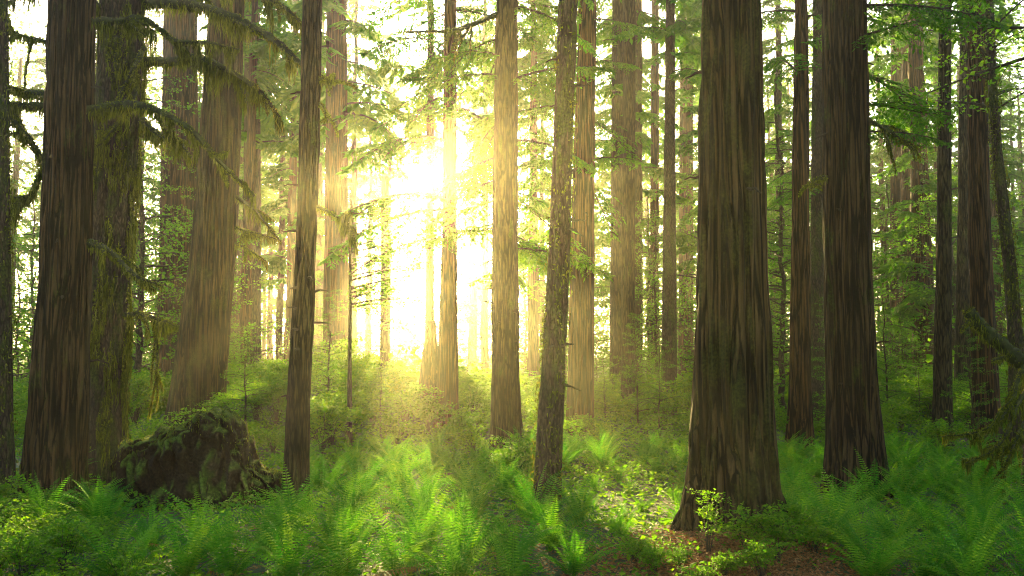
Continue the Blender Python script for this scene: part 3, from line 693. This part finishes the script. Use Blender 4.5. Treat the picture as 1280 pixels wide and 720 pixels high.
for px, y, ti in ((440, 60, 1), (484, 76, 3), (536, 78, 1), (398, 66, 3), (625, 70, 1), (350, 62, 1), (300, 70, 0)):
    far_tree((px - 640) / F * y, y, ti, 2, 1.08, px * .1)
n = 0; tries = 0
while n < 102 and tries < 6000:
    tries += 1
    y = rngF.uniform(38, 105); px = rngF.uniform(-60, 1340) if rngF.uniform() < .85 else rngF.uniform(-500, 1800)
    x = (px - 640) / F * y
    corr = -6.5 < x + .118 * y < 4.5
    if (468 < px < 545) or (y < 58 and 450 < px < 560): continue
    if px < 440 and rngF.uniform() < .3: continue
    if px > 700 and rngF.uniform() < .35: continue
    if (-7 < x + .118 * y < 9 and rngF.uniform() < .58) or (9 < x + .118 * y < 25 and y > 50 and rngF.uniform() < .68) or 2.4 < x + .118 * y < 4.6: continue
    if not free(x, y, 3.0): continue
    ti = int(rngF.choice(4, p=[.35, .3, .15, .2])); ci = int(rngF.choice(4, p=[.4, .3, .2, .1] if px > 540 else [.35, .2, .4, .05]))
    if corr: ci = 2 if y < 85 or rngF.uniform() < .6 else 0
    far_tree(x, y, ti, ci, rngF.uniform(.75, 1.12), rngF.uniform(0, 6.28)); n += 1
n = 0; tries = 0
while n < 68 and tries < 4000:
    tries += 1
    y = rngF.uniform(27, 75); px = rngF.uniform(-40, 1360)
    if (px < 560 and rngF.uniform() < .6) or (px > 880 and rngF.uniform() < .3): continue
    x = (px - 640) / F * y
    if (-6.5 < x + .118 * y < 9 and rngF.uniform() < .85) or .8 < x + .118 * y < 6.4: continue
    w = 2.6 / y * F
    if 470 - w < px < 532 + w: continue
    if not free(x, y, 1.8): continue
    far_tree(x, y, int(rngF.integers(3)), int(rngF.integers(3)), rngF.uniform(.7, 1.5), rngF.uniform(0, 6.28), und=True, near=y < 42); n += 1

# leafy saplings standing in the undergrowth
n = 0
while n < 26:
    y = rngF.uniform(19, 42); px = rngF.uniform(250, 1320); x = (px - 640) / F * y
    if not free(x, y, 1.2) or 1.5 < x + .118 * y < 5.5: continue
    w = zone(px); root = link('maple_sapling', None, loc=(x, y, gz(x, y)), rz=rngF.uniform(0, 6.28), sc=rngF.uniform(.2, .42))
    tag(root, 'low leafy sapling in the undergrowth ' + w, 'sapling', 'low saplings ' + w)
    link('trunk', und_tr[n % 3], root); link('crown', und_cr_n[n % 3], root); placed.append((x, y)); n += 1

# unseen forest round the viewpoint: conifers added to block side light
n = 0
while n < 36:
    a = rngF.uniform(math.radians(35), math.radians(325)); d = rngF.uniform(9, 48); x = math.sin(a) * d; y = math.cos(a) * d
    if not free(x, y, 3.2) or (y > 0 and abs(x) < y * .75 + 3): continue
    ti = int(rngF.integers(3)); root = link('conifer_tree', None, loc=(x, y, gz(x, y)), rz=rngF.uniform(0, 6.28), sc=rngF.uniform(.8, 1.1))
    side = 'right' if x > 0 else 'left'
    tag(root, 'unseen conifer added for shade in the surrounding forest beyond the %s edge of the photo' % side, 'tree', 'unseen shade conifers beyond the %s edge of the photo' % side)
    link('trunk', far_tr[ti], root); link('crown', far_cr[[3, 1, 3, 0][int(rngF.integers(4))]], root); placed.append((x, y)); n += 1

for px, y, k in ((405, 55, .6), (446, 62, .7), (478, 54, .5), (520, 66, .75), (545, 57, .6), (583, 60, .7), (500, 75, .8), (462, 78, .85), (380, 68, .8), (604, 72, .8)):
    far_tree((px - 640) / F * y, y, int(px) % 3, int(px) % 3, k, px * .37, und=True)

# ------------------------------------------------------------------ shrubs, ferns, ground cover
def shrub(seed, nst=22, h=.8, spread=.7, nlf=26, ll=.075, lw=.05):
    rng = np.random.default_rng(seed); mb = MB()
    for i in range(nst):
        az = rng.uniform(0, 6.28); o = rng.uniform(.15, 1) * spread; hh = h * rng.uniform(.55, 1.1)
        q = np.linspace(0, 1, 7); rad = o * q ** 1.3; zz = hh * (1 - (1 - q) ** 1.7) - .25 * hh * q ** 3
        C = np.stack([np.cos(az) * rad, np.sin(az) * rad, zz], 1) + np.cumsum(rng.normal(size=(7, 3)) * .015, 0)
        mb.add(*tube(C, .006 * (1.2 - q), 3), 1)
        u = rng.uniform(.25, 1, nlf) ** .7 * 5.999; k = u.astype(int).clip(0, 5); f = (u - k)[:, None]
        p = C[k] * (1 - f) + C[k + 1] * f + rng.normal(size=(nlf, 3)) * np.array([.07, .07, .035])
        d = norm(C[-1] - C[2]) + rng.normal(size=(nlf, 3)) * .8; d[:, 2] = d[:, 2] * .4 - .05
        sz = rng.uniform(.6, 1.25, nlf)
        mb.add(*leaves(p, d, np.array([0, 0, 1.]) + rng.normal(size=(nlf, 3)) * .4, ll * sz, lw * sz), 0)
    return mb
sh_mesh = [shrub(200 + i, 26, .75 + .12 * i, .75, 40).mesh('shrub', [M['shrub'], M['wood']]) for i in range(4)]
sh_tall = [shrub(210 + i, 34, 1.35, 1.0, 46, .09, .06).mesh('shrub', [M['shrub'], M['wood']]) for i in range(3)]

def fern(seed, nfr=24, L=.95, np_=27):
    rng = np.random.default_rng(seed); mb = MB()
    for i in range(nfr):
        az = i / nfr * 6.28 * 2.0 + rng.normal() * .25; el = math.radians(rng.uniform(46, 86)); Lf = L * rng.uniform(.65, 1.12)
        q = np.linspace(0, 1, np_)
        bend = rng.uniform(.7, 1.5); tn = rng.uniform(.05, .72); n0 = mb.n
        if rng.uniform() < .07: tn = 1.1; el = math.radians(rng.uniform(15, 35))
        ang = el - bend * q ** 1.5
        dx = np.cumsum(np.cos(ang)) / np_ * Lf; dz = np.cumsum(np.sin(ang)) / np_ * Lf
        sw = rng.normal() * .12 * q ** 2 * Lf
        ca, sa = math.cos(az), math.sin(az)
        C = np.stack([ca * dx - sa * sw, sa * dx + ca * sw, dz], 1)
        T = norm(np.gradient(C, axis=0)); S_ = norm(np.cross(T, np.array([0, 0, 1.]) + 1e-3)); Nn = np.cross(S_, T)
        roll = rng.normal() * .35
        S2 = S_ * math.cos(roll) + Nn * math.sin(roll); N2 = np.cross(S2, T)
        pl = .115 * Lf * np.clip(q * 5, 0, 1) ** .6 * (1 - q ** 2.2) * 1.05 + .006
        sel = slice(3, np_)
        for sg in (1, -1):
            d = S2[sel] * sg + T[sel] * .35 - N2[sel] * .18 + rng.normal(size=(np_ - 3, 3)) * .06
            mb.add(*leaves(C[sel], d, N2[sel], pl[sel] * rng.uniform(.85, 1.1, np_ - 3), np.full(np_ - 3, .027 * Lf) * (1 - .4 * q[sel]), .12), 0)
        mb.add(*tube(C[::3], .0045 * (1.15 - q[::3]), 3), 0)
        mb.tone.append(np.full(mb.n - n0, tn))
    return mb
fern_mesh = [fern(230 + i, 22 + 2 * (i % 3), .92 + .05 * (i % 2)).mesh('fern', [M['fern']]) for i in range(6)]

rngG = np.random.default_rng(99)
plants = []
def clear_of(x, y, d): return all((x - a) ** 2 + (y - b) ** 2 > max(d, c) ** 2 for a, b, c in plants)
trunks = [(v[1][0], v[1][1], float(v[3](.3))) for v in TREES.values()]
def off_trunk(x, y, m=.2): return all((x - a) ** 2 + (y - b) ** 2 > (r + m) ** 2 for a, b, r in trunks) and not (-7.0 < x < -3.3 and 13.3 < y < 15.2)
def where(px, y):
    if px < 110: return 'in front of the thick dark brown trunk' if y < 13 else 'behind the thick dark brown trunk'
    if px < 345: return 'in front of the mossy stump' if y < 14 else 'behind the mossy stump'
    if px < 480: return 'by the foot of the slim straight trunk' if y < 16 else 'on the sunny bank behind the slim straight trunk'
    if px < 640: return 'between the slim straight and the dark mossy trunks' if y < 16 else 'near the sunstruck centre trunk'
    if px < 780: return 'around the foot of the slim dark mossy trunk' if y < 14 else 'behind the slim dark mossy trunk'
    if px < 890: return 'left of the giant furrowed trunk' if y < 16 else 'far behind, left of the giant furrowed trunk'
    if px < 1010: return 'around the foot of the giant furrowed trunk' if y < 13 else 'between the giant and the thick flared trunk'
    if px < 1130: return 'in front of the thick flared trunk' if y < 14.5 else 'behind the thick flared trunk'
    return 'by the right edge mossy trunk' if y < 16 else 'around the straight slim trunk on the right'

def bare(x, y): return ((x - 2.1) / 1.35) ** 2 + ((y - 8.9) / 1.6) ** 2 < 1      # open sunny soil at the giant's foot
# ferns: rows of the foreground bank
ORD = ['first', 'second', 'third', 'fourth', 'fifth', 'sixth', 'seventh', 'eighth', 'ninth', 'tenth', 'eleventh', 'twelfth', 'thirteenth', 'fourteenth', 'fifteenth', 'sixteenth', 'seventeenth']
def put_fern(x, y, sc, label, group):
    o = link('sword_fern', fern_mesh[rngG.integers(6)], loc=(x, y, gz(x, y) - .02), rz=rngG.uniform(0, 6.28), sc=sc)
    o.rotation_euler = (rngG.normal() * .08, rngG.normal() * .08, rngG.uniform(0, 6.28))
    tag(o, label, 'fern', group); plants.append((x, y, .5))
front = []
for i, px in enumerate(np.linspace(150, 1290, 17)):
    y = 8.5 + rngG.uniform(-.25, .5); x = (px + rngG.uniform(-20, 20) - 640) / F * y
    if bare(x, y): continue
    front.append((x, y))
for i, (x, y) in enumerate(front):
    put_fern(x, y, rngG.uniform(.78, 1.05), 'green sword fern, %s from the left along the bottom edge' % ORD[i], 'front row of sword ferns')
tries = 0; cnt = 0
while tries < 7000 and cnt < 235:
    tries += 1
    y = 8.6 + 10.5 * rngG.uniform() ** 1.25; px = rngG.uniform(60, 1330); x = (px - 640) / F * y
    if px < 180 and y < 11: continue
    if 140 < px < 365 and y > 10.9: continue
    if bare(x, y) or not off_trunk(x, y, .25) or not clear_of(x, y, .50 + .010 * y): continue
    if 820 < px < 1010 and y < 11.5 and rngG.uniform() < .7: continue
    if y > 13.5 and px < 900 and rngG.uniform() < .6: continue
    strip = 2.3 < x + .118 * y < 4.4 and y < 16
    if strip and rngG.uniform() < .5: continue
    put_fern(x, y, rngG.uniform(.35, .5) if strip else rngG.uniform(.58, 1.05), 'green sword fern ' + where(px, y), 'sword ferns ' + where(px, y)); cnt += 1

def put_shrub(x, y, sc, meshes, label, group, name='leafy_shrub', cat='shrub'):
    o = link(name, meshes[rngG.integers(len(meshes))], loc=(x, y, gz(x, y) - .03), rz=rngG.uniform(0, 6.28), sc=sc)
    tag(o, label, cat, group); plants.append((x, y, .5)); return o
p = P(885, 650, 9.3)[0]
put_shrub(p[0], 9.3, .62, [shrub(260, 14, 1.25, .35, 34, .06, .04).mesh('shrub', [M['shrub'], M['wood']])], 'small pale sunlit shrub growing against the giant trunk foot', None)
p = P(640, 600, 15.5)[0]
put_shrub(p[0], 15.5, 1.0, [shrub(261, 30, 1.0, .9, 44).mesh('shrub', [M['shrub'], M['wood']])], 'broad-leaved bush just left of the slim dark mossy trunk', None)
for px, y, sc in ((930, 9.2, .6), (965, 9.0, .55), (985, 9.6, .6), (900, 8.7, .4), (845, 9.0, .3), (815, 8.9, .4), (945, 8.5, .5), (1010, 9.4, .5), (790, 9.3, .45), (870, 8.4, .33)):
    x = (px - 640) / F * y
    put_shrub(x, y, sc, sh_mesh, 'low creeping shrub on the mound at the giant trunk foot', 'creeping shrubs on the mound at the giant trunk foot')
cnt = 0; tries = 0
while cnt < 26 and tries < 900:        # huckleberry in the lower left corner
    tries += 1
    y = rngG.uniform(8, 13.2); px = rngG.uniform(-60, 190 if y < 10 else 150); x = (px - 640) / F * y
    if px > 118 and y > 10.3: continue
    if not off_trunk(x, y, .1) or not clear_of(x, y, .42): continue
    put_shrub(x, y, rngG.uniform(.5, .75), sh_mesh, 'small-leaved dark green shrub in the lower left corner', 'dark green shrubs in the lower left corner'); cnt += 1
cnt = 0; tries = 0
while cnt < 165 and tries < 6000:
    tries += 1
    y = rngG.uniform(14.5, 36); px = rngG.uniform(-30, 1310); x = (px - 640) / F * y
    if not off_trunk(x, y, .3) or not clear_of(x, y, .75): continue
    if 140 < px < 350 and y < 18.5: continue
    tall = rngG.uniform() < .4 and y > 18
    lit = 250 < px < 600
    w = where(px, y)
    put_shrub(x, y, rngG.uniform(.75, 1.2) * (1.15 if y > 24 else 1), sh_tall if tall else sh_mesh, ('tall' if tall else 'low') + ' leafy shrub ' + w, ('tall' if tall else 'low') + ' shrubs ' + w); cnt += 1

# undergrowth beyond 30 m: a mass nobody could count
def low_shrub(seed):
    rng = np.random.default_rng(seed); n = 240; mb = MB()
    a = rng.uniform(0, 6.28, n); r = np.sqrt(rng.uniform(0, 1, n)); z = (1.25 - .9 * r ** 2) * rng.uniform(.35, 1, n)
    p = np.stack([np.cos(a) * r * 1.2, np.sin(a) * r * 1.2, z], 1)
    d = rng.normal(size=(n, 3)); d[:, 2] *= .35; sz = rng.uniform(.13, .26, n)
    return mb.add(*leaves(p, d, np.array([0, 0, 1.]) + rng.normal(size=(n, 3)) * .5, sz, sz * .7))
pool = [low_shrub(300 + i) for i in range(5)]; mb = MB()
for i in range(1700):
    y = 29 + 88 * rngG.uniform() ** 1.4; x = (rngG.uniform(-150, 1430) - 640) / F * y
    k = rngG.uniform(.45, .95) * (1 + max(0, 2.2 * float(pn(x * .13, y * .13, 2.2)))) * (1 if rngG.uniform() < .93 else 1.7)
    mb.merge(pool[i % 5], rotz(rngG.uniform(0, 6.28)) * k, (x, y, gz(x, y) - .1))
tag(link('undergrowth', mb.mesh('undergrowth', [M['shrub']])), 'distant mass of leafy undergrowth between the far trunks', 'undergrowth', kind='stuff')

# far-off wood that closes the view: one porous mass of foliage
N_ = 520000
a = rngG.uniform(math.radians(-52), math.radians(52), N_); r = rngG.uniform(112, 142, N_); x = np.sin(a) * r; y = np.cos(a) * r
px = 640 + F * x / y
top = 50 + 0 * x
corr = np.exp(-((px - 565) / 235.0) ** 6)
top = top * (1 - corr) + corr * (18 + 9 * pn(x * .12, y * .12, 7.7))
z = rngG.uniform(0, 52, N_)
dn = pn(x * .17, y * .17, z * .11) + .55 * pn(x * .42, y * .42, z * .30) + .3 * pn(x * 1.1, y * 1.1, z * .9)
keep = (z < top + 5 * pn(x * .3, y * .3, 3.1)) & (dn > -.20 + .12 * corr + .006 * z) 
x, y, z = x[keep], y[keep], z[keep]; n = len(x)
d = rngG.normal(size=(n, 3)); d[:, 2] = d[:, 2] * .4 - .2; sz = rngG.uniform(.35, .8, n)
mb = MB().add(*leaves(np.stack([x, y, ground_z(x, y) + z], 1), d, np.array([0, -.3, 1.]) + rngG.normal(size=(n, 3)) * .5, sz, sz * .6))
tag(link('far_wood', mb.mesh('far_wood', [M['broad']])), 'far-off wood of bright foliage closing the view behind the trunks', 'wood', kind='stuff')

# ground cover: small leaves over the near soil
N_ = 260000
y = 4.5 + 34 * rngG.uniform(0, 1, N_) ** 1.25; x = (rngG.uniform(-160, 1440, N_) - 640) / F * y
cl = pn(x * 1.1, y * 1.1, 5.5) + .5 * pn(x * 3, y * 3, 1.5)
keep = (cl > -.22) & ((y > 15) | (rngG.uniform(0, 1, N_) < .4) | (x < -5.2)) & ((((x - 2.2) / 1.15) ** 2 + ((y - 8.9) / 1.1) ** 2 > 1) | (rngG.uniform(0, 1, N_) < .45))
x, y, cl = x[keep], y[keep], cl[keep]; n = len(x)
h = rngG.uniform(0, 1, n) ** .8 * np.clip(.10 + .5 * cl, .04, .38)
inmound = (((x - 2.2) / 1.3) ** 2 + ((y - 9) / 1.3) ** 2 < 1); h[inmound] *= .5
pos = np.stack([x, y, ground_z(x, y) + h], 1)
d = rngG.normal(size=(n, 3)); d[:, 2] = d[:, 2] * .3 + .1
sz = rngG.uniform(.03, .065, n) * (1 + .045 * y)
mb = MB().add(*leaves(pos, d, np.array([0, 0, 1.]) + rngG.normal(size=(n, 3)) * .45, sz, sz * .62))
tag(link('ground_cover', mb.mesh('ground_cover', [M['shrub']])), 'low leafy ground cover over the forest floor', 'ground cover', kind='stuff')
# dead leaves and needles
n = 36000
y = 5 + 14 * rngG.uniform(0, 1, n) ** 1.2; x = (rngG.uniform(-100, 1400, n) - 640) / F * y
q = n * 2 // 3; x[:q] = 2.25 + rngG.normal(size=q) * .8; y[:q] = 9.2 + rngG.normal(size=q) * .7
pos = np.stack([x, y, ground_z(x, y) + rngG.uniform(.005, .035, n)], 1)
d = rngG.normal(size=(n, 3)); d[:, 2] *= .2
mb = MB().add(*leaves(pos, d, np.array([0, 0, 1.]) + rngG.normal(size=(n, 3)) * .35, rngG.uniform(.02, .06, n), rngG.uniform(.008, .03, n)))
tag(link('leaf_litter', mb.mesh('leaf_litter', [M['litter']])), 'brown dead leaves and needles on the soil', 'leaf litter', kind='stuff')

# ------------------------------------------------------------------ air
def haze_box(x0, x1, y0, y1, z0, z1, dens):
    V = np.array([(x, y, z) for z in (z0, z1) for y in (y0, y1) for x in (x0, x1)], float)
    Q = [(0, 2, 3, 1), (4, 5, 7, 6), (0, 1, 5, 4), (2, 6, 7, 3), (0, 4, 6, 2), (1, 3, 7, 5)]
    m, nt, N, L = newmat('forest_air')
    v = N('ShaderNodeVolumePrincipled'); v.inputs['Color'].default_value = (1.0, .96, .70, 1)
    v.inputs['Density'].default_value = dens; v.inputs['Anisotropy'].default_value = .86
    o = N('ShaderNodeOutputMaterial'); L(v.outputs[0], o.inputs['Volume'])
    ob = link('haze', MB().add(V, Q).mesh('haze', [m])); ob['kind'] = 'stuff'; ob['label'] = 'sunlit morning haze between the trees'; ob['category'] = 'haze'
haze_box(-340, 340, -340, 340, -2.0, 45, .0012)

# ------------------------------------------------------------------ light, sky, camera
sd = P(508, 228, 100.0)[0] - np.array((0, 0, CAMZ)); sd = sd / np.linalg.norm(sd)
elev = math.asin(sd[2]); azim = math.atan2(sd[0], sd[1])
from mathutils import Vector
sun = bpy.data.lights.new('sun', 'SUN'); sun.energy = 5.0; sun.angle = math.radians(.53); sun.color = (1.0, .76, .28)
so = bpy.data.objects.new('sun', sun); COL.objects.link(so)
so.rotation_euler = Vector(sd).to_track_quat('Z', 'Y').to_euler(); so.location = (-10, 80, 60)
w = bpy.data.worlds.new('World'); S.world = w; w.use_nodes = True
nt = w.node_tree; nt.nodes.clear()
sky = nt.nodes.new('ShaderNodeTexSky'); sky.sky_type = 'NISHITA'; sky.sun_disc = False
sky.sun_elevation = elev; sky.sun_rotation = azim; sky.air_density = .7; sky.dust_density = 3.0; sky.ozone_density = .3
bg = nt.nodes.new('ShaderNodeBackground'); bg.inputs[1].default_value = .15
wo = nt.nodes.new('ShaderNodeOutputWorld'); nt.links.new(sky.outputs[0], bg.inputs[0]); nt.links.new(bg.outputs[0], wo.inputs[0])

cam = bpy.data.cameras.new('camera'); co = bpy.data.objects.new('camera', cam); COL.objects.link(co)
cam.sensor_width = 36; cam.lens = 36 * F / 1280; cam.clip_end = 2000; cam.clip_start = .05
co.location = (0, 0, CAMZ); co.rotation_euler = (math.pi / 2 + PITCH, 0, 0)
S.camera = co
S.view_settings.view_transform = 'Standard'; S.view_settings.look = 'None'
S.view_settings.exposure = 2.95; S.view_settings.gamma = 1
c = S.cycles
c.max_bounces = 6; c.diffuse_bounces = 3; c.glossy_bounces = 1; c.transmission_bounces = 3; c.volume_bounces = 0; c.transparent_max_bounces = 4
c.use_denoising = True; c.denoising_prefilter = 'NONE'
c.sample_clamp_indirect = 6
c.use_adaptive_sampling = False
c.pixel_filter_type = 'BLACKMAN_HARRIS'; c.filter_width = 1.1
